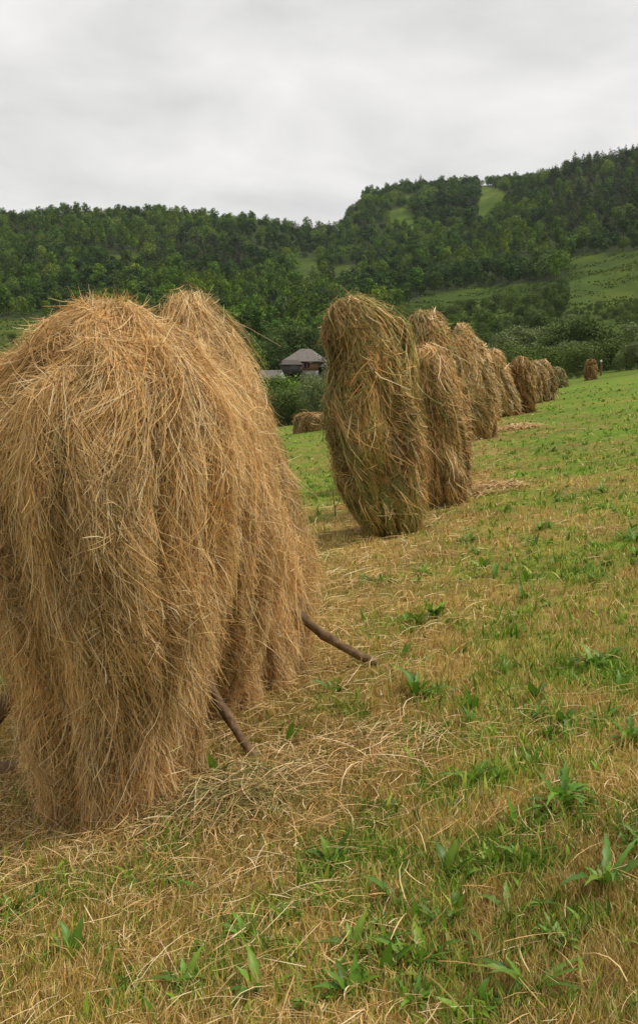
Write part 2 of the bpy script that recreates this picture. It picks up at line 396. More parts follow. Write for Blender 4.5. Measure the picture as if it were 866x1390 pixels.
def haystack(label, blobs, strands, group='haystacks standing along the field'):
    b0 = blobs[0]; base = np.array([b0.cx[-1], b0.Yc, tz(b0.cx[-1], b0.Yc)])
    o = empty('haystack', base, label, 'haystack', group)
    acc = Acc()
    for b, s in zip(blobs, strands):
        core_into(acc, b); strands_into(acc, b, **s)
        m_ = dict(s); m_.update(n=int(s['n'] * .35), L=(.02, .13 if b.Yc < 8 else .2), messy=True, flow=1.5, thick=s.get('thick', .05) * 1.0, wid=s['wid'] * 1.05, K=4); strands_into(acc, b, **m_)
    for k in range(len(acc.V)): acc.V[k] = acc.V[k] - base
    h = link('hay', acc.mesh('hay', [M_hay, M_haycore]), o)
    return o
def pole_part(parent, pts, r0, r1, name='pole', m=None, knots=True, cut=None):
    base = np.array(parent.location); pts = np.array(pts, float)
    t = np.linspace(0, 1, len(pts)); T = np.linspace(0, 1, 16)
    if len(pts) == 2: Q = np.stack([np.interp(T, t, pts[:, i]) for i in range(3)], 1)
    else:
        c = np.polyfit(t, pts, len(pts) - 1 if len(pts) < 4 else 3); Q = sum(c[i][None] * T[:, None] ** (len(c) - 1 - i) for i in range(len(c)))
    r = (r0 + (r1 - r0) * T) * (1 + .07 * np.sin(T * 23)) ; r[9] *= 1.18; r[3] *= 1.1
    V, Fq = tube(Q - base, r, 10, True, .12); a = Acc(); a.add(V, Fq); po = link(name, a.mesh(name, [m or M_pole], True), parent)
    if cut is not None:
        T_ = norm(Q[-1] - Q[-2]); V, Fq = tube([Q[-1] - base - T_ * .004, Q[-1] - base + T_ * .045], [r1 * 1.04, r1 * .96], 12)
        a = Acc(); a.add(V, Fq); link('cut_end', a.mesh('cut_end', [M_cut], False), po)
    return po

def yf(px, py): return ground(px, py)[1]
def strip(D, k=.85): return max(.0028, k * D / 1030)
# near double rack
A_rows = [(404, 140, 160), (408, 126, 174), (415, 112, 186), (425, 96, 196), (440, 80, 208), (458, 64, 224), (478, 44, 248), (500, 18, 276), (530, -14, 300), (565, -34, 310), (620, -40, 310), (680, -34, 302), (760, -14, 288), (840, 14, 276), (900, 42, 266), (960, 58, 258), (1020, 68, 250), (1070, 76, 238), (1110, 86, 214), (1142, 98, 180)]
YA = yf(120, 1150) + .44
bA = Blob(A_rows, YA, .42, .07, 2.3, 3)
B_rows = [(396, 251, 258), (402, 246, 264), (415, 240, 274), (432, 233, 294), (458, 226, 320), (495, 216, 344), (550, 208, 360), (600, 210, 374), (650, 214, 388), (700, 218, 398), (750, 222, 404), (800, 228, 408), (850, 236, 410), (885, 246, 406), (925, 266, 390), (955, 288, 352)]
YB = yf(320, 952) + .4
bB = Blob(B_rows, YB, .5, .07, 2.4, 14)
bA.fold = .065; bB.fold = .075; YC = (YA + YB) / 2
C_rows = [(476, 205, 245), (484, 190, 275), (500, 180, 306), (550, 172, 338), (650, 168, 352), (750, 168, 354), (850, 180, 340), (930, 195, 312), (985, 210, 288)]
bC = Blob(C_rows, YC + .06, .42, .08, 2.2, 25); bC.fold = .1
print('near rack Y', YA, YB, 'heights', bA.z[0], bB.z[0])
near = haystack('big straw-coloured haystack with two peaks filling the left foreground', [bA, bB, bC], [
    dict(n=72000, wid=.0027, comb=.28, flow=.55, thick=.075, stray=.035, L=(.06, .36), greenf=.02, bright=1.34),
    dict(n=40000, wid=.0029, comb=.05, flow=.45, thick=.07, stray=.04, L=(.06, .33), greenf=.02, bright=1.34),
    dict(n=26000, wid=.0030, comb=.12, flow=.5, thick=.065, stray=.03, L=(.07, .34), greenf=.03, bright=1.28)])
g1 = ground(350, 1037); pole_part(near, [at_depth(246, 850, g1[1] + .42), at_depth(296, 950, g1[1] + .22), g1 + [0, 0, .01]], .021, .017)
g2 = ground(512, 903); pole_part(near, [at_depth(352, 775, g2[1] - .1), at_depth(424, 850, g2[1] - .02), g2 + [0, 0, .01]], .026, .02)
g3 = ground(-40, 1036); pole_part(near, [at_depth(70, 850, g3[1] + .1), at_depth(14, 945, g3[1]), g3 + [0, 0, .01]], .027, .027)
g4 = ground(30, 1056); pole_part(near, [at_range(-120, g4[1] + .25) + [0, 0, .03], g4 + [0, 0, .035]], .026, .026, cut=1)

def simple(label, rows, basepx, depth, n, amp=.04, freq=3.2, seed=0, comb=0., flow=.8, greenf=.06, bright=.95, L=(.12, .4), thick=.05, k=.95, w=None, extra=None, sq=1.):
    py = rows[-1][0]; y0 = min(yf(basepx, py), 104); Yc = y0 + depth * .7
    b = Blob(rows, Yc, depth, amp * 1.3, freq, seed, sq=sq, ins=.085 if Yc < 15 else .06); b.fold = amp * 1.5
    print(label[:40], 'Y %.1f top %.2f base %.2f' % (Yc, b.z[0], b.z[-1]))
    return haystack(label, [b], [dict(n=n, wid=strip(Yc, k), comb=comb, flow=flow, greenf=greenf, bright=bright, L=L, thick=thick * (1.15 if Yc < 15 else .8), w=w, stray=.05)]), Yc
S2 = [(407, 466, 484), (410, 459, 496), (417, 455, 510), (427, 453, 524), (440, 452, 537), (456, 454, 546), (483, 455, 551), (509, 453, 556), (536, 451, 560), (563, 452, 564), (589, 455, 567), (616, 460, 568), (642, 467, 567), (669, 477, 564), (695, 490, 560), (715, 502, 550), (729, 510, 540)]
s2, Y2 = simple('tall leaning haystack with olive green hay on top, second from the camera', S2, 525, .45, 22000, .08, 2.4, 31, .42, .8, .5, 1.25, (.15, .5), w=(.25, .12, .3, .2, .05, .12))
S3 = [(472, 552, 578), (478, 546, 595), (496, 545, 608), (523, 545, 620), (549, 546, 625), (576, 548, 630), (602, 550, 633), (629, 552, 637), (656, 556, 638), (671, 562, 634), (688, 572, 618)]
s3, Y3 = simple('low rounded haystack leaning against the right side of the tall greenish one', S3, 600, .45, 14000, .06, 2.6, 42, .45, .8, .18, 1.1, w=(.25, .15, .28, .16, .06, .1))
S4 = [(422, 566, 586), (430, 557, 600), (443, 554, 607), (470, 553, 613), (496, 554, 620), (523, 556, 627), (549, 560, 631), (576, 565, 634), (610, 570, 636), (652, 576, 630)]
s4, Y4 = simple('round-topped haystack with a green streak, rising behind the low rounded one', S4, 605, .55, 11000, .07, 2.2, 53, .3, .8, .2, 1.0)
S5 = [(438, 620, 630), (446, 616, 636), (464, 611, 646), (488, 608, 660), (517, 607, 669), (541, 610, 673), (570, 620, 673), (587, 634, 669), (597, 642, 660)]
s5, Y5 = simple('tall pointed haystack in the middle of the row with a brown lower half', S5, 650, .65, 11000, .08, 1.8, 64, .3, .7, .12, 1.08, (.15, .55), thick=.07)
S6 = [(517, 655, 666), (524, 654, 671), (540, 655, 676), (558, 657, 679), (572, 662, 677)]
s6, Y6 = simple('small low haystack tucked against the foot of the pointed one', S6, 670, .6, 3500, .07, 1.8, 75, .3, .6, .08, .9)
S7 = [(475, 663, 670), (479, 658, 678), (487, 656, 683), (506, 656, 689), (524, 658, 696), (541, 662, 702), (555, 668, 705), (565, 682, 703)]
s7, Y7 = simple('broad-shouldered haystack between the pointed one and the rounded reddish one', S7, 692, .8, 6000, .1, 1.3, 86, .3, .6, .14, 1.05, (.2, .7), thick=.08)
S8 = [(486, 700, 710), (490, 695, 713), (498, 692, 716), (513, 691, 719), (534, 694, 722), (550, 701, 724), (561, 707, 722)]
s8, Y8 = simple('rounded reddish brown haystack, fourth from the far end of the row', S8, 714, .8, 5000, .1, 1.3, 97, .2, .6, .08, .95, (.2, .7), thick=.08, w=(.28, .08, .35, .22, .02, .05))
S9 = [(493, 712, 720), (500, 711, 725), (516, 712, 730), (538, 714, 733), (548, 717, 731)]
s9, Y9 = simple('narrow haystack squeezed behind the rounded reddish one', S9, 726, .9, 3500, .1, 1.2, 108, .2, .6, .06, .85, (.2, .8), thick=.08)
S10 = [(489, 723, 726), (495, 720, 731), (506, 720, 737), (524, 723, 742), (540, 728, 743), (546, 731, 741)]
s10, Y10 = simple('thin haystack, next to last of the row before the dark mound', S10, 737, .9, 3500, .1, 1.2, 119, .2, .6, .1, .82, (.2, .8), thick=.08)
S11 = [(489, 734, 738), (495, 730, 742), (509, 732, 747), (524, 735, 750), (538, 738, 750), (544, 741, 748)]
s11, Y11 = simple('slim haystack with a small knob top ending the row', S11, 746, .9, 3500, .1, 1.2, 130, .2, .6, .12, .8, (.2, .8), thick=.08)
S12 = [(500, 751, 758), (504, 746, 763), (512, 744, 767), (521, 744, 769), (527, 746, 767)]
s12, Y12 = simple('low dark olive mound of greenish hay just beyond the row', S12, 757, 1.2, 4500, .15, .9, 141, .1, .6, .75, .7, (.2, .8), thick=.12)
S13 = [(488, 798, 804), (491, 796, 807), (497, 794, 808), (506, 793, 809), (516, 795, 808)]
s13, Y13 = simple('lone oval haystack far off to the right near the hedge', S13, 801, .8, 4000, .08, 1.3, 152, .1, .5, .08, .9, (.2, .8), thick=.06, w=(.25, .05, .35, .3, .02, .05))
S14 = [(562, 410, 450), (565, 401, 454), (572, 399, 457), (580, 399, 458), (585, 402, 456)]
s14, Y14 = simple('long low haystack like a loaf at the lower left edge of the field', S14, 430, .9, 6000, .1, 1.1, 163, .0, .5, .05, .85, (.2, .7), thick=.08, w=(.28, .08, .35, .22, .02, .05), sq=.55)
# legs of the racks that peep out below the hay
def leg(o, px0, py0, px1, py1, Y, r=.02): pole_part(o, [at_depth(px0, py0, Y), at_depth(px1, py1, Y)], r, r)
gg = ground(456, 707); 
st = empty('dry_stem', gg, 'thin dark dead weed stem at the left foot of the tall greenish haystack', 'stem')
V_, F_ = tube([[0, 0, 0], [-.01, 0, .12], [-.03, 0, .26], [-.035, 0, .3]], [.006, .005, .004, .003], 6); a = Acc(); a.add(V_, F_); link('stalk', a.mesh('stalk', [M_bark]), st)
V_, F_ = tube([[-.01, 0, .13], [.03, 0, .19], [.05, 0, .24]], [.004, .003, .002], 5); a = Acc(); a.add(V_, F_); link('twig', a.mesh('twig', [M_bark]), st)
for px, py, h, lb in ((381, 640, .62, 'left one of two thin dark stakes beside the big haystack'), (389, 646, .45, 'right and shorter one of two thin dark stakes beside the big haystack')):
    gp = ground(px, py); V_, F_ = tube([[0, 0, -.05], [.01, 0, h * .5], [-.015, 0, h]], [.02, .018, .012], 7, True, .2); a = Acc(); a.add(V_, F_)
    o = link('wooden_stake', a.mesh('wooden_stake', [M_pole], True), None, gp); tag(o, lb, 'stake', 'thin stakes beside the big haystack')
gp = at_range(813, 110); a = Acc(); o = empty('fence_post', gp, 'dark wooden post with a pale top by the hedge, right of the lone haystack', 'post')
V_, F_ = tube([[0, 0, -.1], [.03, 0, .8], [0, 0, 1.45]], [.12, .11, .1], 8, True, .2); a.add(V_, F_); link('post', a.mesh('post', [M_pole]), o)
V_, F_ = tube([[0, 0, 1.45], [0, 0, 1.6], [0, 0, 1.7]], [.12, .11, .05], 8); a = Acc(); a.add(V_, F_); link('cap', a.mesh('cap', [M_white]), o)

# ------------------------------------------------------------------ heaps of loose hay
def heap(px, py, rx, ry, h, n, label, greenf=.05, wid=.004, L=(.1, .35), bright=1.05):
    c = ground(px, py); acc = Acc()
    a = rng.random(n) * 2 * math.pi; r = np.sqrt(rng.random(n)); X = c[0] + rx * r * np.cos(a); Y = c[1] + ry * r * np.sin(a)
    Zb = h * np.clip(1 - r ** 2, 0, 1) ** .8 * rng.random(n) ** .5 * (.6 + .8 * n2(X, Y, 4, 3, 2))
    ln = L[0] + (L[1] - L[0]) * rng.random(n); az = rng.random(n) * 2 * math.pi; K = 5; pts = []
    cur = rng.normal(0, .8, n); tilt = rng.normal(0, .18, n); X0 = X.copy(); Y0 = Y.copy(); arch = rng.random(n) * .12 * ln
    for k in range(K):
        t = k / (K - 1); z = terrain(X0, Y0) + np.maximum(.004, Zb + (t - .5) * tilt * ln + arch * 4 * t * (1 - t)); pts.append(np.stack([X0, Y0, z], -1))
        X0 = X0 + np.cos(az + cur * t) * ln / K; Y0 = Y0 + np.sin(az + cur * t) * ln / K
    P = np.stack(pts, 1) - c; S = norm(rng.normal(0, 1, (n, 3)) + [0, 0, 0]); T = norm(P[:, -1] - P[:, 0]); S = norm(np.cross(T, np.array([0, 0, 1]) + rng.normal(0, .4, (n, 3))))
    acc.add(*ribbons(P, S, wid * (.6 + .8 * rng.random(n)), hay_cols(n, greenf, bright)))
    o = link('hay_heap', acc.mesh('hay_heap', [M_hay]), None, c); return tag(o, label, 'hay heap', None)
heap(305, 1085, .26, .2, .07, 1500, 'small grey-green tuft of hay on the ground before the leaning pole', .45, .003, bright=.95)
heap(697, 583, .55, .5, .1, 900, 'pale flat heap of loose hay beside the middle of the row', .02, .02, (.12, .4), 1.0)
heap(636, 668, .6, .6, .06, 1100, 'thin spread of pale hay at the foot of the low rounded haystack', .03, .01, (.15, .4), .95)
heap(470, 1030, .4, .25, .035, 650, 'flat patch of raked pale hay right of the leaning pole end', .1, .0032, bright=1.05)

# ------------------------------------------------------------------ grass, stubble, litter
def ground_samples(n, py0=520, py1=1480, px0=-160, px1=1030, pw=1.):
    px = px0 + (px1 - px0) * rng.random(n); py = py0 + (py1 - py0) * rng.random(n) ** pw
    a = (px - 433) / F; b = -(py - 650) / F
    D = np.stack([a, math.cos(PITCH) + b * math.sin(PITCH), -math.sin(PITCH) + b * math.cos(PITCH)], -1)
    t = np.full(n, 3.); 
    T = np.exp(np.linspace(math.log(1.8), math.log(93), 130)); hit = np.zeros(n); prev = np.full(n, 1.8); done = np.zeros(n, bool)
    pt = 1.8
    for tt in T:
        al = np.where(~done)[0]
        if not len(al): break
        Da = D[al]; g = H + Da[:, 2] * tt - terrain(Da[:, 0] * tt, Da[:, 1] * tt); nw = al[g < 0]
        hit[nw] = tt - (tt - pt) * rng.random(len(nw)); done[nw] = True; pt = tt
    X = D[done, 0] * hit[done]; Y = D[done, 1] * hit[done]
    return X, Y
def blades(name, n, h, wid, pal, keep, lean=.35, kw=1., pxw=1.0, K=4, mtl=None, kind='stuff', py0=520, curve=.5, tuft=0., broad=0.):
    X, Y = ground_samples(n, py0)
    if tuft:
        nc = n // 14; q = rng.integers(0, nc, len(X)); q = np.minimum(q, len(X) - 1); D0 = np.hypot(X, Y)
        gx = rng.normal(0, .022, len(X)); gy = rng.normal(0, .022, len(X)); sel_ = rng.random(len(X)) < tuft
        X = np.where(sel_, X[q] + gx, X); Y = np.where(sel_, Y[q] + gy, Y)
    k = keep(X, Y); X = X[k]; Y = Y[k]; n = len(X); D = np.hypot(X, Y)
    Z = terrain(X, Y); hh = (h[0] + (h[1] - h[0]) * rng.random(n) ** 1.5) * (1 + np.clip((D - 10) / 40, 0, 1) * .6)
    az = rng.random(n) * 2 * math.pi; ln = np.abs(rng.normal(0, lean, n)); cv = rng.random(n) * curve
    pts = []; x = X.copy(); y = Y.copy(); z = Z - .005
    for q in range(K):
        pts.append(np.stack([x, y, z], -1)); an = ln + cv * 2 * q / (K - 1); st = hh / (K - 1)
        x = x + np.sin(an) * np.cos(az) * st; y = y + np.sin(an) * np.sin(az) * st; z = z + np.cos(an) * st
    P = np.stack(pts, 1); S = norm(np.stack([rng.normal(0, .5, n) + 1, rng.normal(0, .6, n), rng.normal(0, .1, n)], -1))
    C = np.asarray(pal)[rng.integers(0, len(pal), n)] * (.7 + .6 * rng.random((n, 1))) * (.7 + .6 * n2(X, Y, 1.1, 61, 2))[:, None]
    W = np.maximum(wid * (.6 + .8 * rng.random(n)), pxw * D / 1030 * (.5 + .6 * rng.random(n)))
    W = W * np.where(rng.random(n) < broad, 3.2, 1.)
    acc = Acc(); acc.add(*ribbons(P, S, W, C, .15, .9)); o = link(name, acc.mesh(name, [mtl or M_grass])); return tag(o, kind=kind)
def keep_dry(X, Y): return rng.random(len(X)) > greenness(X, Y) * 1.15
def keep_green(X, Y): return rng.random(len(X)) < np.clip(greenness(X, Y) * 1.2 - .08, 0.03, 1)
DRY = [(.57, .41, .11), (.65, .49, .17), (.50, .34, .085), (.44, .40, .08), (.74, .59, .28), (.32, .19, .06)]
GRN = [(.13, .26, .022), (.19, .32, .03), (.26, .36, .045), (.09, .18, .022), (.33, .38, .06)]
o = blades('dry_stubble', 230000, (.02, .07), .0026, DRY, keep_dry, .4, tuft=.55); tag(o, 'short straw yellow stubble of the mown meadow', 'stubble')
o = blades('green_grass', 230000, (.02, .085), .0036, GRN, keep_green, .5, curve=1.0, tuft=.6, broad=.09); tag(o, 'short fresh green grass growing through the stubble', 'grass')
def litter(n):
    X, Y = ground_samples(n, 530)
    d = row_dist(X, Y); D = np.hypot(X, Y)
    p = np.clip(.14 + .8 * np.exp(-(d / .9) ** 2) + .9 * (n2(X, Y, 1.3, 71, 3) - .55) - .004 * D, .04, 1)
    k = rng.random(len(X)) < p; X = X[k]; Y = Y[k]; n = len(X); D = D[k]; dd = d[k]
    ln = (.04 + .22 * rng.random(n) ** 2.2) * (1 + D / 60); az = rng.random(n) * 2 * math.pi; cur = rng.normal(0, .9, n); K = 5; pts = []
    hb = .004 + .045 * rng.random(n) ** 2 + .04 * np.exp(-(dd / .6) ** 2) * rng.random(n); tilt = rng.normal(0, .14, n); ar = rng.random(n) ** 2 * .2
    x = X.copy(); y = Y.copy()
    for q in range(K):
        t = q / (K - 1); z = terrain(x, y) + np.maximum(.003, hb + (t - .5) * tilt * ln + ar * ln * t * (1 - t) * 2); pts.append(np.stack([x, y, z], -1))
        x = x + np.cos(az + cur * t) * ln / K; y = y + np.sin(az + cur * t) * ln / K
    P = np.stack(pts, 1); T = norm(P[:, -1] - P[:, 0]); S = norm(np.cross(T, np.array([0, 0, 1]) + rng.normal(0, .5, (n, 3))))
    W = np.maximum(.0024 * (.5 + rng.random(n)), .8 * D / 1030 * (.5 + .5 * rng.random(n)))
    acc = Acc(); acc.add(*ribbons(P, S, W, hay_cols(n, .03, 1.02))); o = link('cut_hay_litter', acc.mesh('cut_hay_litter', [M_hay])); tag(o, 'loose cut hay stalks scattered over the stubble', 'cut hay', None, 'stuff')
litter(100000)

# ------------------------------------------------------------------ weeds
def leaf_strip(acc, base, az, L, W, up0, bend, colr, jag=0., K=9):
    t = np.linspace(0, 1, K); ang = up0 - bend * t; dx = np.cos(ang); dz = np.sin(ang)
    s = np.r_[0, np.cumsum((dx[1:] + dx[:-1]) / 2)] * L / (K - 1); z = np.r_[0, np.cumsum((dz[1:] + dz[:-1]) / 2)] * L / (K - 1)
    prof = np.sin(math.pi * np.clip(t, 0, 1) ** .75) * .9 + .12 * (1 - t); prof[-1] = .03
    if jag: prof = prof * (1 + jag * np.where(np.arange(K) % 2, .45, -.45))
    d = np.array([math.cos(az), math.sin(az), 0]); sd = np.array([-math.sin(az), math.cos(az), 0]); upv = np.array([0, 0, 1.])
    V = []
    for k in range(K):
        c = base + d * s[k] + upv * z[k]; nrm = -d * dz[k] + upv * dx[k]; hw = W * .5 * prof[k]
        wv = .12 * W * math.sin(k * 2.1 + az * 3)
        V += [c - sd * hw + nrm * (hw * .35 + wv * prof[k] * .5), c, c + sd * hw + nrm * (hw * .35 - wv * prof[k] * .5)]
    Fq = []
    for k in range(K - 1):
        a = 3 * k; Fq += [[a, a + 1, a + 4, a + 3], [a + 1, a + 2, a + 5, a + 4]]
    C = np.tile(np.array(colr), (len(V), 1)); C[1::3] *= 1.35
    acc.add(np.array(V), Fq, C)
def weed_mesh(seed, n, L, W, up=(50, 85), jag=0., stem=0):
    r = np.random.default_rng(seed); acc = Acc()
    for i in range(n):
        az = 2 * math.pi * r.random(); l = L * (.35 + .75 * r.random())
        cl = np.array([.10, .20, .02]) * (.55 + .9 * r.random()) + np.array([.05, .04, 0]) * (r.random() < .2)
        b = np.array([math.cos(az), math.sin(az), 0]) * .012
        if stem and r.random() < .5: b = b + np.array([0, 0, L * .5 * r.random()])
        leaf_strip(acc, b, az, l, W * (.7 + .6 * r.random()), R(up[0] + (up[1] - up[0]) * r.random()), R(20 + 75 * r.random()), cl, jag, 11 if jag else 8)
    return acc.mesh('leaves', [M_weed], True)
WM = [weed_mesh(1, 9, .15, .032, (45, 88), .3), weed_mesh(2, 16, .12, .022, (20, 80), .9), weed_mesh(3, 6, .15, .048, (55, 88), .25), weed_mesh(4, 20, .09, .02, (20, 85), .8, 1),
      weed_mesh(5, 12, .17, .02, (50, 88), .5), weed_mesh(6, 26, .06, .022, (15, 85), 0, 1), weed_mesh(7, 2, .15, .05, (70, 86), .2), weed_mesh(8, 5, .15, .03, (35, 80), .6)]
NAMED = [  # px, py(base), mesh, scale, turn, label
 (565, 945, 4, 1.25, 0, 'tall spiky weed clump right of the curved pole end'),
 (820, 1205, 4, 1.15, 2, 'large weed with long arching leaves near the right edge of the foreground'),
 (762, 1100, 3, 1.5, 1, 'dark bushy weed cluster on the right side of the foreground'),
 (608, 1188, 2, .8, 1, 'short weed with one big crinkled leaf in the right foreground'),
 (668, 1175, 0, .65, 3, 'narrow upright weed between the crinkled leaf and the dark bushy cluster'),
 (297, 1062, 6, .95, .4, 'single bright upright leaf at the foot of the leaning pole'),
 (322, 1060, 1, .55, 2, 'low jagged weed just right of the upright leaf by the leaning pole'),
 (391, 1010, 6, .8, 1.4, 'pair of upright leaves between the two poles'),
 (452, 938, 7, .75, 1, 'small leafy weed left of the curved pole tip'),
 (588, 835, 0, 1.1, 2, 'leafy weed in the middle distance above the spiky clump'),
 (547, 1230, 7, .9, .5, 'weed with one thin tall leaf at the bottom centre'),
 (688, 1240, 7, .9, 3.9, 'weed with one slanting leaf in the bottom right foreground'),
 (453, 1175, 2, .75, 2, 'broad leaf weed left of centre in the foreground'),
 (520, 1262, 5, .7, 2, 'low flat weed at the very bottom centre'),
 (618, 1265, 7, .8, 3, 'pale broad leaf lying low at the bottom centre right'),
 (755, 1290, 5, 1.1, 1, 'low round leaved weed at the bottom right'),
 (805, 905, 0, .9, 1, 'upright weed at the right side in the middle distance'),
 (745, 1000, 1, .9, 2, 'spreading jagged weed above the dark bushy cluster'),
 (855, 1010, 3, 1.1, 1, 'leafy weed cut by the right edge of the photo'),
 (640, 985, 3, .8, 2, 'small bushy weed in the middle of the right foreground'),
 (283, 1215, 7, .6, 1, 'small upright leaf in the left foreground'),
 (310, 1232, 5, .5, 1, 'tiny round leaved weed in the left foreground'),
 (85, 1290, 1, .7, 1, 'small jagged weed in the bottom left corner'),
 (500, 790, 1, 1.0, 1, 'leafy weed right of the big haystack in the middle distance'),
 (352, 1350, 0, .8, 1, 'leafy weed below the bottom centre left'), (720, 1345, 4, .9, 1, 'arching leaved weed below the bottom right'),
 (560, 1370, 3, .8, 1, 'bushy weed at the lowest edge right of centre'), (180, 1360, 5, .8, 1, 'low weed at the lowest edge on the left')]
def put_weed(c, m, s, turn, label, group):
    o = link('weed_plant', WM[m], None, c - np.array([0, 0, .005])); o.scale = (s,) * 3; o.rotation_euler = (rng.normal(0, .1), rng.normal(0, .1), turn); tag(o, label, 'weed', group)
for px, py, m, s, t, lb in NAMED: put_weed(ground(px, py), m, s, t, lb, 'broad leaved weeds in the stubble')
cnt = 0
X, Y = ground_samples(1300, 590, 1400, -20, 890)
for x, y in zip(X, Y):
    if cnt >= 290: break
    if float(greenness(np.array([x]), np.array([y]))[0]) < .3 or float(row_dist(np.array([x]), np.array([y]))[0]) < .75: continue
    d = math.hypot(x, y)
    if d > 26 or (d < 5.5 and rng.random() < .5): continue
    zone = 'foreground' if d < 6 else ('middle distance' if d < 12 else 'distance')
    side = 'right part' if x / y > .1 else 'middle part' if x / y > -.08 else 'left part'
    put_weed(np.array([x, y, tz(x, y)]), int(rng.integers(0, 8)), .3 + .5 * rng.random() ** 1.5 + min(d, 20) * .02, rng.random() * 6.28,
             'small green weed among the mown grass, %s of the %s' % (side, zone), 'small green weeds among the mown grass'); cnt += 1

# ------------------------------------------------------------------ trees
def leaf_cloud(acc, lobes, n, size, base, seed, shell=.45, flat=1., m=0):
    r = np.random.default_rng(seed); lobes = np.array(lobes, float); vol = lobes[:, 3] ** 2 * 1.0; k = r.choice(len(lobes), n, p=vol / vol.sum())
    d = norm(r.normal(0, 1, (n, 3))); rr_ = (shell + (1 - shell) * r.random(n) ** .6)
    bump = 1 + .18 * (vnoise(d * 2.2 + k[:, None] * 3.1, 1.6, seed) - .5) * 2
    c = lobes[k, :3] + d * (lobes[k, 3] * rr_ * bump)[:, None] * np.array([1, 1, lobes.shape[1] > 4 and 1 or 1])
    c[:, 2] = lobes[k, 2] + (c[:, 2] - lobes[k, 2]) * lobes[k, 4]
    nrm = norm(d + r.normal(0, .55, (n, 3)) + [0, 0, .25]); a = norm(np.cross(nrm, r.normal(0, 1, (n, 3)))); b = np.cross(nrm, a)
    s = size * (.55 + .9 * r.random(n))[:, None]
    V = np.stack([c - a * s, c - b * s * .62, c + a * s, c + b * s * .62], 1).reshape(-1, 3)
    Fq = np.arange(n * 4).reshape(n, 4)
    lobec = .55 + .9 * r.random(len(lobes)); C = np.array(base)[None] * (lobec[k] * (.65 + .7 * r.random(n)))[:, None]
    acc.add(V, Fq, np.repeat(C, 4, 0), m)
def crown_lobes(seed, hgt, wid, nl, low=.25, zs=.85):
    r = np.random.default_rng(seed); L = []
    L.append([0, 0, hgt * .62, wid * .36, 1.05])
    for i in range(nl):
        z = low + (.92 - low) * (i + r.random()) / nl; prof = math.sin(math.pi * (.15 + .8 * (z - low) / (1 - low)) ** .9)
        a = i * 2.4 + r.random(); q = wid * .5 * prof * (.45 + .35 * r.random()); rad_ = wid * (.17 + .12 * r.random())
        L.append([q * math.cos(a), q * math.sin(a), min(hgt * z, hgt - rad_ * .8), rad_, zs])
    return L
def trunk(acc, h, r, seed, m=1, limbs=3, w=1.5):
    rr = np.random.default_rng(seed); V_, F_ = tube([[0, 0, -1.0], [0, 0, h * .3], [.03 * h, 0, h * .62]], [r * 1.2, r * .8, r * .35], 6); acc.add(V_, F_, (.1, .08, .06), m)
    for i in range(limbs):
        a = rr.random() * 6.28; V_, F_ = tube([[0, 0, h * .3], [math.cos(a) * w * .4, math.sin(a) * w * .4, h * .5], [math.cos(a) * w * .8, math.sin(a) * w * .8, h * .68]], [r * .5, r * .35, r * .12], 5); acc.add(V_, F_, (.1, .08, .06), m)
LEAFS = [(.045, .085, .012), (.145, .215, .015), (.075, .125, .015), (.105, .17, .014), (.05, .095, .014), (.12, .17, .03), (.085, .155, .012), (.06, .10, .014)]
far_meshes = []
for i in range(8):
    h = (10, 11, 9, 12, 8, 10, 13, 9)[i]; w = (8, 7, 8, 7, 7, 9, 6.5, 6)[i]
    acc = Acc(); leaf_cloud(acc, crown_lobes(100 + i, h, w, 11), 820, .40, LEAFS[i], 200 + i); trunk(acc, h, .22, i, 1, 3, w * .35)
    far_meshes.append(acc.mesh('broadleaf_tree', [M_leaf, M_bark]))
con_meshes = []
for i in range(4):
    h = 11 + i * 1.1; acc = Acc(); L = []
    r = np.random.default_rng(i)
    for k in range(13):
        z = .2 + .78 * k / 12; q = 3.6 * (1 - z) ** .6; a = k * 2.4
        L.append([math.cos(a) * q * .5, math.sin(a) * q * .5, h * z, max(q * .75, .35), .8])
    leaf_cloud(acc, L, 620, .36, (.060, .075, .030), 300 + i, .3); trunk(acc, h * 1.1, .2, i, 1, 0)
    con_meshes.append(acc.mesh('pine_tree', [M_leaf, M_bark]))
YARD = [(350, 470), (470, 470), (470, 620), (350, 620)]
ntry = 34000
pxs = -110 + 1100 * rng.random(ntry); ys = np.sqrt(262 ** 2 + (1340 ** 2 - 262 ** 2) * rng.random(ntry)); xs = (pxs - 433) / F * ys; zs = terrain(xs, ys)
pys = 515 - (zs - H) / ys * F
keep = np.ones(ntry, bool)
for Pp in CLEAR: keep &= ~inpoly(pxs, pys, Pp)
keep &= ~inpoly(pxs, pys, [(340, 497), (470, 497), (470, 560), (340, 560)])
keep &= ~((pxs < 112) & (ys < 425)); keep &= ~((pxs > 520) & (ys < 330))
xs, ys, zs, pxs, pys = [v[keep] for v in (xs, ys, zs, pxs, pys)]
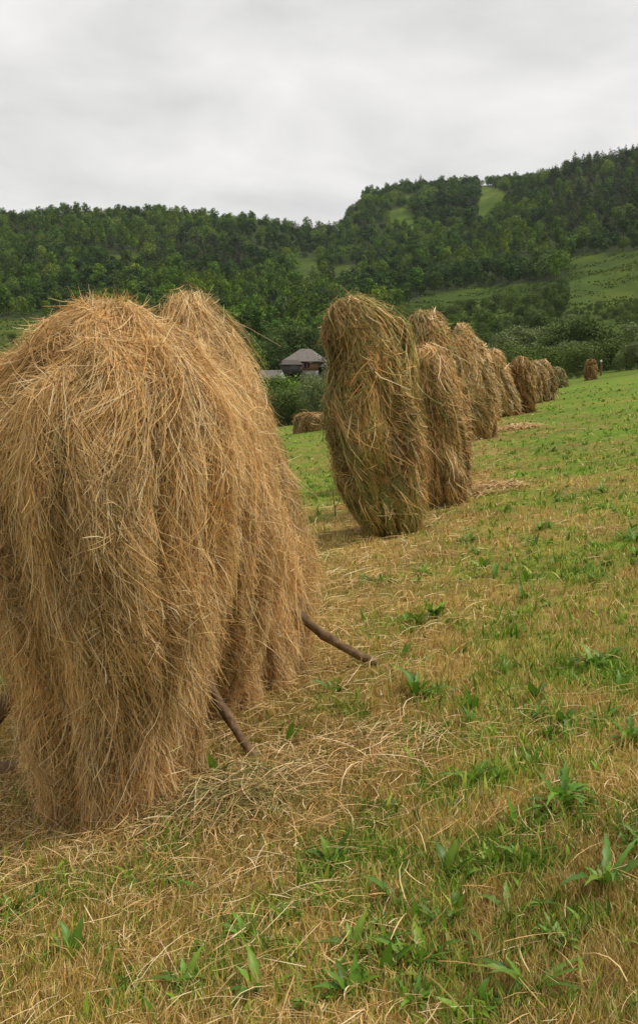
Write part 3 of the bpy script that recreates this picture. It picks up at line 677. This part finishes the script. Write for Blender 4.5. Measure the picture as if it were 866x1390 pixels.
# thin to a natural spacing
cell = {}; sel = []
for i in range(len(xs)):
    sp = 4.9 + ys[i] / 420.; k = (int(xs[i] // sp), int(ys[i] // sp)); ok = True
    for a in (-1, 0, 1):
        for b in (-1, 0, 1):
            for j in cell.get((k[0] + a, k[1] + b), ()):
                if (xs[i] - xs[j]) ** 2 + (ys[i] - ys[j]) ** 2 < sp * sp: ok = False; break
            if not ok: break
        if not ok: break
    if ok: cell.setdefault(k, []).append(i); sel.append(i)
sel = np.array(sel); xs, ys, zs, pxs, pys = [v[sel] for v in (xs, ys, zs, pxs, pys)]
conn = n2(xs, ys, 1 / 70., 91, 3)
pine_zone = inpoly(pxs, pys, [(735, 235), (900, 215), (1000, 210), (1000, 320), (820, 318), (740, 305)]) | inpoly(pxs, pys, [(180, 345), (330, 345), (340, 375), (190, 370)])
is_con = (conn > .7) | (pine_zone & (rng.random(len(xs)) < .6))
print('trees', len(xs), 'conifers', is_con.sum())
size = .65 + .65 * rng.random(len(xs)) ** 1.2; size *= np.where(inpoly(pxs, pys, [(560, 270), (650, 270), (650, 312), (560, 312)]), 1.5, 1)
size *= .85 + .5 * (n2(xs, ys, 1 / 45., 92, 2) - .3)
tone = n2(xs, ys, 1 / 60., 95, 3) + rng.normal(0, .09, len(xs))
order = np.array([0, 4, 7, 2, 5, 3, 6, 1]); tone = np.where(inpoly(pxs, pys, [(560, 262), (650, 262), (650, 316), (560, 316)]), .38 + rng.normal(0, .07, len(xs)), tone); pick = order[np.clip(((tone - .3) / .4 * 8).astype(int), 0, 7)]
def label_tree(px, py, y, con):
    kind = 'dark pine' if con else 'leafy green tree'
    if px < 112: w = 'in the wood above the left meadow' 
    elif px < 360: w = 'on the wooded slope behind the big haystack'
    elif px < 520: w = 'in the wood above the farm buildings'
    elif py > 395: w = 'on the edge of the right meadow'
    elif px < 700: w = 'in the belt of trees above the right meadow, left of the lone clump'
    else: w = 'in the belt of trees above the right meadow, towards the right edge'
    return '%s %s' % (kind, w), '%ss %s' % (kind, w)
def split(mask, meshes, name, limit):
    idx = np.where(mask)[0]; idx = idx[np.argsort(ys[idx])]
    vis = idx[(pxs[idx] > 0) & (pxs[idx] < 866)]
    ind = set(vis[:limit].tolist())
    for i in ind:
        m = meshes[int(pick[i]) % len(meshes)]; o = link(name, m, None, (xs[i], ys[i], zs[i] - .3)); s = size[i]
        o.scale = (s, s, s * (.9 + .25 * rng.random())); o.rotation_euler = (0, 0, rng.random() * 6.28)
        lb, gr = label_tree(pxs[i], pys[i], ys[i], name == 'pine_tree'); tag(o, lb, 'tree', gr)
    rest = np.array([i for i in idx if i not in ind]); return rest
rb = split(~is_con, far_meshes, 'broadleaf_tree', 300); rc = split(is_con, con_meshes, 'pine_tree', 290)
def scatter(name, idx, meshes, label):
    src = bpy.data.collections.new(name + '_source')
    for m in meshes: src.objects.link(bpy.data.objects.new(name + '_source', m))
    me = bpy.data.meshes.new(name); n = len(idx); me.vertices.add(n)
    me.vertices.foreach_set('co', np.stack([xs[idx], ys[idx], zs[idx] - .3], -1).astype(np.float32).ravel())
    a = me.attributes.new('idx', 'INT', 'POINT'); a.data.foreach_set('value', (pick[idx] % len(meshes)).astype(np.int32))
    a = me.attributes.new('rot', 'FLOAT_VECTOR', 'POINT'); rv = np.zeros((n, 3), np.float32); rv[:, 2] = rng.random(n) * 6.28; a.data.foreach_set('vector', rv.ravel())
    a = me.attributes.new('scl', 'FLOAT_VECTOR', 'POINT'); sv = np.repeat(size[idx][:, None], 3, 1).astype(np.float32); sv[:, 2] *= .9 + .25 * rng.random(n); a.data.foreach_set('vector', sv.ravel())
    for m in meshes[0].materials: me.materials.append(m)
    o = link(name, me); ng = bpy.data.node_groups.new(name, 'GeometryNodeTree')
    ng.interface.new_socket('Geometry', in_out='INPUT', socket_type='NodeSocketGeometry'); ng.interface.new_socket('Geometry', in_out='OUTPUT', socket_type='NodeSocketGeometry')
    N = ng.nodes; gi = N.new('NodeGroupInput'); go = N.new('NodeGroupOutput'); ci = N.new('GeometryNodeCollectionInfo'); ci.inputs['Collection'].default_value = src
    ci.inputs['Separate Children'].default_value = True; ci.inputs['Reset Children'].default_value = True
    ip = N.new('GeometryNodeInstanceOnPoints'); ip.inputs['Pick Instance'].default_value = True
    def att(nm, ty): q = N.new('GeometryNodeInputNamedAttribute'); q.data_type = ty; q.inputs['Name'].default_value = nm; return q.outputs[0]
    L = ng.links; L.new(gi.outputs[0], ip.inputs['Points']); L.new(ci.outputs[0], ip.inputs['Instance']); L.new(att('idx', 'INT'), ip.inputs['Instance Index'])
    L.new(att('rot', 'FLOAT_VECTOR'), ip.inputs['Rotation']); L.new(att('scl', 'FLOAT_VECTOR'), ip.inputs['Scale']); L.new(ip.outputs[0], go.inputs[0])
    md = o.modifiers.new('scatter', 'NODES'); md.node_group = ng
    tag(o, label, 'forest', None, 'stuff')
scatter('far_forest', rb, far_meshes, 'dense mixed green forest covering the far hills up to the skyline')
scatter('far_pine_forest', rc, con_meshes, 'dark pine stands among the far forest on the hills')

# ---- trees and shrubs of the valley, each with crown and trunk
def veg_mesh(seed, h, w, nl, nleaf, leaf, base, low=.05, zs=.85):
    a = Acc(); leaf_cloud(a, crown_lobes(seed, h, w, nl, low, zs), nleaf, leaf, base, seed + 1, .4); cr = a.mesh('crown', [M_leaf2])
    a = Acc(); trunk(a, h, .04 * h ** .6, seed, 0, 4, w * .35); tr = a.mesh('trunk', [M_bark]); return cr, tr
KINDS = {
 'bush': [veg_mesh(500 + i, 4, 5, 10, 3200, .10, (.095, .14, .024)) for i in range(2)],
 'bright': [veg_mesh(510 + i, 4, 4.6, 10, 3200, .10, (.12, .20, .02)) for i in range(2)],
 'willow': [veg_mesh(520 + i, 7, 6, 14, 3600, .15, (.16, .20, .070)) for i in range(2)],
 'dark': [veg_mesh(530 + i, 8, 8, 16, 4200, .17, (.07, .11, .02), .1) for i in range(2)],
 'round': [veg_mesh(540 + i, 8, 6.5, 12, 3600, .17, (.08, .13, .02), .15) for i in range(2)],
}
KH = {'bush': 4, 'bright': 4, 'willow': 7, 'dark': 8, 'round': 8}
def veg(kind, px, Y, hgt, label, group, name='shrub', cat='shrub', wf=1.):
    c = at_range(px, Y); s = hgt / KH[kind]; o = empty(name, c - np.array([0, 0, .1 * s]), label, cat, group)
    cr, tr = KINDS[kind][int(rng.integers(2))]; o.scale = (s * wf, s * wf, s); o.rotation_euler = (0, 0, rng.random() * 6.28)
    link('crown', cr, o); link('trunk', tr, o); return o
# hedge behind the field on the right
for i, px in enumerate(np.linspace(692, 905, 17)):
    veg('bush', px + rng.normal(0, 3), 128 + rng.normal(0, 5) + (px - 692) * .03, 3.6 + .9 * rng.random(), 'dark green bush in the long hedge behind the lone haystack', 'bushes of the hedge behind the right field', wf=1.15)
for px, Y, h in ((847, 118, 3.0), (862, 117, 3.3), (838, 120, 2.2), (880, 117, 3)):
    veg('willow', px, Y, h, 'pale green shrub before the hedge at the right edge of the field', 'pale shrubs at the right edge of the field')
for px, Y, h in ((772, 113, .7), (784, 112, .8)):
    veg('bush', px, Y, h, 'tiny low bush on the field edge left of the lone haystack', 'tiny bushes on the field edge')
# willows and dark clump above the hedge
for px, Y, h in ((665, 170, 6), (683, 175, 7.5), (700, 180, 9), (716, 178, 8), (733, 185, 8.5), (672, 160, 4.6), (650, 175, 6), (705, 165, 5)):
    veg('willow', px, Y, h, 'grey-green willow in the thicket behind the end of the row', 'grey-green willows behind the row', 'willow_tree', 'tree')
for px, Y, h in ((757, 170, 8.2), (772, 172, 9), (790, 171, 9.2), (806, 174, 8.4), (746, 168, 6.5), (822, 176, 7), (842, 178, 6.6), (862, 178, 7)):
    veg('dark', px, Y, h, 'rounded dark tree in the clump above the hedge', 'dark trees in the clump above the hedge', 'broadleaf_tree', 'tree', .85)
for px, Y, h in ((770, 155, 4.8), (785, 152, 4.5), (742, 152, 4.2), (855, 158, 7), (868, 165, 7.5), (722, 150, 4), (640, 150, 4.5)):
    veg('willow', px, Y, h, 'pale silvery bush before the dark clump above the hedge', 'pale silvery bushes before the dark clump')
# lone clump on the meadow and scattered bushes
for px, Y, h in ((741, 330, 7), (752, 345, 9), (760, 360, 8), (746, 372, 9.5), (756, 392, 10), (763, 405, 8), (749, 412, 9), (740, 425, 8), (757, 432, 10)):
    veg('round', px, Y, h, 'tall tree in the narrow clump running down the right meadow', 'trees of the narrow clump on the right meadow', 'broadleaf_tree', 'tree', .72)
for lb, k, px, Y, h in (('dark round tree at the foot of the narrow clump on the meadow', 'dark', 728, 300, 8.5), ('low dark bush left of the round tree on the meadow', 'dark', 702, 305, 6.5), ('low bush alone on the lower left of the right meadow', 'dark', 655, 300, 5.5),
        ('light grey-green round tree at the foot of the narrow clump', 'willow', 768, 290, 7.5), ('dark bush between the two low ones on the meadow', 'dark', 684, 312, 5), ('dark slim tree at the right edge of the meadow', 'dark', 868, 260, 9)):
    veg(k, px, Y, h, lb, None, 'broadleaf_tree', 'tree')
for i in range(75):
    px = 525 + 215 * rng.random(); Y = 300 + 150 * rng.random()
    veg(('round', 'bright', 'bush')[int(rng.integers(3))], px, Y, 2.5 + 5 * rng.random(), 'scattered bush on the right meadow slope left of the narrow clump', 'scattered bushes on the right meadow slope')
for i in range(60):
    px = 765 + 125 * rng.random(); Y = 325 + 60 * rng.random()
    veg('bush', px, Y, 1.2 + 2.2 * rng.random() ** 2, 'small bush in the overgrown strip right of the narrow clump', 'small bushes right of the narrow clump')
# valley behind the row, between the rows
for i in range(40):
    px = 455 + 240 * rng.random(); Y = 165 + 95 * rng.random()
    veg(('round', 'bush', 'bright', 'dark')[int(rng.integers(4))], px, Y, 4.5 + 4 * rng.random(), 'green tree in the valley thicket behind the tall haystacks', 'trees of the valley thicket behind the row', 'broadleaf_tree', 'tree')
# around the farm
for px, Y, h, k in ((352, 150, 6.5, 'bright'), (372, 140, 6.4, 'bright'), (388, 138, 6.3, 'bright'), (402, 142, 6.2, 'bright'), (364, 124, 4.6, 'bush'), (382, 120, 4.6, 'bush'), (398, 121, 4.3, 'bush'), (340, 128, 6, 'bush'), (320, 140, 7, 'bush'), (300, 150, 7, 'bright')):
    veg(k, px, Y, h, 'green bush on the bank below the farm buildings', 'bushes on the bank below the farm')
for px, Y, h in ((420, 128, 6.2), (434, 132, 5.6), (445, 128, 5), (414, 118, 3.2), (428, 119, 5), (455, 130, 7)):
    veg('willow', px, Y, h, 'grey-green willow below the brick farmhouse', 'grey-green willows below the farmhouse', 'willow_tree', 'tree', .85)
for px, Y, h, k in ((345, 262, 8, 'bright'), (358, 268, 9, 'round'), (372, 275, 10, 'dark'), (392, 285, 13, 'dark'), (410, 290, 12, 'dark'), (428, 288, 12, 'dark'), (445, 275, 11, 'dark'), (380, 300, 13, 'round'), (335, 270, 10, 'round'), (455, 268, 10, 'dark'), (466, 262, 9, 'round')):
    veg(k, px, Y, h, 'leafy tree standing close behind the farm buildings', 'trees close behind the farm', 'broadleaf_tree', 'tree')
for px, Y, h, k in ((-60, 300, 6, 'bush'), (20, 330, 3, 'bush'), (60, 340, 3.5, 'bush'), (90, 350, 6, 'bush')):
    veg(k, px, Y, h, 'low bush on the left meadow beyond the big haystack', 'low bushes on the left meadow')

# ------------------------------------------------------------------ farm
def boxv(x0, x1, y0, y1, z0, z1):
    V = [[x0, y0, z0], [x1, y0, z0], [x1, y1, z0], [x0, y1, z0], [x0, y0, z1], [x1, y0, z1], [x1, y1, z1], [x0, y1, z1]]
    return V, [[0, 3, 2, 1], [4, 5, 6, 7], [0, 1, 5, 4], [1, 2, 6, 5], [2, 3, 7, 6], [3, 0, 4, 7]]
def box(name, parent, m, *b):
    a = Acc(); a.add(*boxv(*b)); return link(name, a.mesh(name, [m]), parent)
def roof(name, parent, m, x0, x1, y0, y1, z, h, hip=0., th=.15):
    a = Acc(); ym = (y0 + y1) / 2
    V = [[x0, y0, z], [x1, y0, z], [x1, y1, z], [x0, y1, z], [x0 + hip, ym, z + h], [x1 - hip, ym, z + h]]
    lo = [[p[0], p[1], p[2] - th] for p in V[:4]]
    a.add(V + lo, [[0, 1, 5, 4], [2, 3, 4, 5], [1, 2, 5, 5], [3, 0, 4, 4], [0, 6, 7, 1], [1, 7, 8, 2], [2, 8, 9, 3], [3, 9, 6, 0], [6, 9, 8, 7]])
    return link(name, a.mesh(name, [m]), parent)
YH = 245.; s = YH / F
def fx(px): return (px - 433) * s
def fz(py): return H + (515 - py) * s
base = np.array([fx(415), YH, fz(512)])
hz_ = lambda py: fz(py) - base[2]; hx = lambda px: fx(px) - base[0]
h = empty('farmhouse', base, 'brick farmhouse with a grey hipped roof and chimney on the far bank', 'house', None); h.rotation_euler = (0, 0, R(-14))
box('brick_wall', h, M_brick, hx(414), hx(436), -2.5, 4.5, hz_(503), hz_(491)); box('base_wall', h, M_lime, hx(414.2), hx(435.8), -2.45, 4.4, hz_(519), hz_(503) - .01)
rf = roof('roof', h, M_shingle, hx(386), hx(441), -3.4, 5.2, hz_(491), 3.0, 3.6)
box('chimney', rf, M_brick, hx(413), hx(417), .2, 1.1, hz_(482), hz_(475.5))
w = box('window', h, M_dark, hx(417), hx(420), -2.56, -2.4, hz_(499.5), hz_(493)); box('door', h, M_plank, hx(426), hx(428.4), -2.55, -2.4, hz_(503), hz_(494)) if False else None
box('window_frame', w, M_plank, hx(416.4), hx(420.6), -2.54, -2.47, hz_(492.9), hz_(492.3))
box('window', h, M_dark, hx(421.5), hx(424), -2.56, -2.4, hz_(499), hz_(493))
box('rear_wall', h, M_plank, hx(389), hx(414) - .01, -1.2, 4.4, hz_(512), hz_(491))
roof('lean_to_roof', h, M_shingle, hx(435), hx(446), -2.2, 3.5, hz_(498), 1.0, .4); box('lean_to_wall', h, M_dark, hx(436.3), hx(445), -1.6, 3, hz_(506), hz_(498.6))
bb = np.array([fx(397), YH - 6.5, 0]); bb[2] = H + (515 - 516) * (YH - 6.5) / F
s2_ = (YH - 6.5) / F; bx = lambda px: (px - 397) * s2_; bz = lambda py: (516 - py) * s2_
b = empty('wooden_barn', bb, 'dark weathered wooden barn with overhanging loft before the brick farmhouse', 'barn'); b.rotation_euler = (0, 0, R(10))
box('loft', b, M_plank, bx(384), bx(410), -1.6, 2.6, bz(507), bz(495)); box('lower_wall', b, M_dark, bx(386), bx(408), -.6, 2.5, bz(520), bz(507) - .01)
for k, px in enumerate((386.5, 392, 399, 407)): box('post', b, M_plank, bx(px), bx(px) + .2, -1.5, -1.3, bz(518), bz(507) - .01)
roof('roof', b, M_plank, bx(382), bx(411), -2.0, 3.0, bz(495), 1.1, .9)
sb_ = np.array([fx(371), YH - 12, 0]); s3_ = (YH - 12) / F; sb_[0] = (371 - 433) * s3_; sb_[2] = H + (515 - 519) * s3_
sh = empty('wooden_shed', sb_, 'long low shed with a grey roof and pale gable left of the barn', 'shed'); sh.rotation_euler = (0, 0, R(-20))
sx = lambda px: (px - 371) * s3_; sz = lambda py: (519 - py) * s3_
box('wall', sh, M_plank, sx(356), sx(382), -1.6, 1.6, -1, sz(513)); roof('roof', sh, M_shingle, sx(354), sx(384), -2.3, 2.3, sz(513), 1.75)
a = Acc(); a.add([[sx(383.6), -2, -.5], [sx(383.6), 2, -.5], [sx(383.6), 2, sz(513) - .1], [sx(383.6), 0, sz(513) + 1.5], [sx(383.6), -2, sz(513) - .1], [sx(384.4), -2, -.5], [sx(384.4), 2, -.5], [sx(384.4), 2, sz(513) - .1], [sx(384.4), 0, sz(513) + 1.5], [sx(384.4), -2, sz(513) - .1]],
      [[0, 1, 2, 4], [2, 3, 4, 4], [5, 9, 7, 6], [9, 8, 7, 7], [0, 5, 6, 1], [1, 6, 7, 2], [2, 7, 8, 3], [3, 8, 9, 4], [4, 9, 5, 0]])
link('gable', a.mesh('gable', [M_lime]), sh)
hp = ground(478, 376); k_ = hp[1] / F
hu = empty('hillside_hut', hp, 'tiny pale hut in a clearing high on the wooded slope', 'hut')
box('wall', hu, M_white, -3 * k_, 3 * k_, -1.5, 1.5, -1, 4.2 * k_ + 1); roof('roof', hu, M_shingle, -3.8 * k_, 3.8 * k_, -2, 2, 4.2 * k_ + 1, 1.6)

# ------------------------------------------------------------------ sky and light
world = bpy.data.worlds.new('World'); sc.world = world; world.use_nodes = True
N = world.node_tree.nodes; L = world.node_tree.links; bg = N['Background']; bg.inputs['Strength'].default_value = .1
SE, SR = R(58), R(88)
sky = N.new('ShaderNodeTexSky'); sky.sky_type = 'NISHITA'; sky.sun_disc = False; sky.sun_elevation = SE; sky.sun_rotation = SR
tc = N.new('ShaderNodeTexCoord'); sp = N.new('ShaderNodeSeparateXYZ'); L.new(tc.outputs['Generated'], sp.inputs[0])
def mth(op, a, b=None):
    n = N.new('ShaderNodeMath'); n.operation = op
    for i, v in enumerate((a, b)):
        if v is None: continue
        if isinstance(v, (int, float)): n.inputs[i].default_value = v
        else: L.new(v, n.inputs[i])
    return n.outputs[0]
zz = mth('ADD', mth('MAXIMUM', sp.outputs[2], 0.), .34); cb = N.new('ShaderNodeCombineXYZ')
L.new(mth('DIVIDE', sp.outputs[0], zz), cb.inputs[0]); L.new(mth('DIVIDE', sp.outputs[1], zz), cb.inputs[1])
mp = N.new('ShaderNodeMapping'); mp.inputs['Location'].default_value = (3.1, 1.7, 0); mp.inputs['Scale'].default_value = (1., 1.25, 1); L.new(cb.outputs[0], mp.inputs[0])
nz = N.new('ShaderNodeTexNoise'); nz.inputs['Scale'].default_value = 2.1; nz.inputs['Detail'].default_value = 7; nz.inputs['Roughness'].default_value = .52; nz.inputs['Distortion'].default_value = .35
L.new(mp.outputs[0], nz.inputs['Vector'])
rp = N.new('ShaderNodeValToRGB'); e = rp.color_ramp.elements; e[0].position = .3; e[1].position = .7; e[0].color = (.42, .417, .407, 1); e[1].color = (.70, .675, .65, 1)
q = e.new(.5); q.color = (.57, .56, .545, 1)
L.new(nz.outputs[0], rp.inputs[0])
ml = N.new('ShaderNodeMix'); ml.data_type = 'RGBA'; ml.blend_type = 'MULTIPLY'; ml.inputs[0].default_value = 1; L.new(rp.outputs[0], ml.inputs[6]); ml.inputs[7].default_value = (10, 10, 10, 1)
mx = N.new('ShaderNodeMix'); mx.data_type = 'RGBA'; mx.inputs[0].default_value = .95; L.new(sky.outputs[0], mx.inputs[6]); L.new(ml.outputs[2], mx.inputs[7]); L.new(mx.outputs[2], bg.inputs[0])
sl = bpy.data.lights.new('sun', 'SUN'); sl.energy = 2.1; sl.angle = R(10); sl.color = (1, .95, .86); so = bpy.data.objects.new('sun', sl); col.objects.link(so)
# sun direction: azimuth measured like the sky's rotation
az = SR; dirv = np.array([math.sin(az) * math.cos(SE), math.cos(az) * math.cos(SE), math.sin(SE)])
import mathutils
so.rotation_euler = mathutils.Vector(dirv).to_track_quat('Z', 'Y').to_euler()
vs = sc.view_settings; vs.view_transform = 'Standard'; vs.look = 'None'; vs.exposure = .58; vs.gamma = 1
sc.cycles.max_bounces = 6; sc.cycles.diffuse_bounces = 3; sc.cycles.transmission_bounces = 3; sc.cycles.transparent_max_bounces = 4

hz = bpy.data.materials.new('air'); hz.use_nodes = True; nn = hz.node_tree.nodes; nn.remove(nn['Principled BSDF']); pv = nn.new('ShaderNodeVolumePrincipled')
pv.inputs['Color'].default_value = (.8, .88, .95, 1); pv.inputs['Density'].default_value = .00005; pv.inputs['Anisotropy'].default_value = 0.0; hz.node_tree.links.new(pv.outputs[0], nn['Material Output'].inputs['Volume'])
a = Acc(); zz_ = V[:, 2]; a.add(*boxv(-4600, 4600, -4600, 4600, float(zz_.min()) - 60, 420)); ho = link('haze', a.mesh('haze', [hz])); tag(ho, kind='stuff')

# rough tussocks on the hill meadows
n = 42000; px = 480 + 560 * rng.random(n); Y = np.sqrt(275 ** 2 + (600 ** 2 - 275 ** 2) * rng.random(n)); m = rng.random(n) < .2; px = np.where(m, -200 + 320 * rng.random(n), px)
X = (px - 433) / F * Y; Z = terrain(X, Y); py = 515 - (Z - H) / Y * F; k = (inpoly(px, py, CLEAR[0]) | inpoly(px, py, CLEAR[1])) & (n2(X, Y, 1 / 9., 57, 4) > .50)
X, Y, Z = X[k], Y[k], Z[k]; n = len(X); c = np.stack([X, Y, Z + .15], -1); h = (.15 + .6 * rng.random(n) ** 2)[:, None]; a3 = norm(rng.normal(0, 1, (n, 3)) * [1, .6, .1]); up = norm(np.array([0, -.5, 1.]) + rng.normal(0, .3, (n, 3)))
Vt = np.stack([c - a3 * h * .8, c + a3 * h * .8 - up * .1, c + a3 * h * .35 + up * h, c - a3 * h * .45 + up * h * .8], 1).reshape(-1, 3)
Ct = np.array([.07, .108, .012]) * (.7 + .7 * rng.random((n, 1))); a = Acc(); a.add(Vt, np.arange(4 * n).reshape(n, 4), np.repeat(Ct, 4, 0))
o = link('meadow_tussocks', a.mesh('meadow_tussocks', [M_grass])); tag(o, 'rough tussocks of longer grass on the hill meadows', 'tussocks', None, 'stuff')
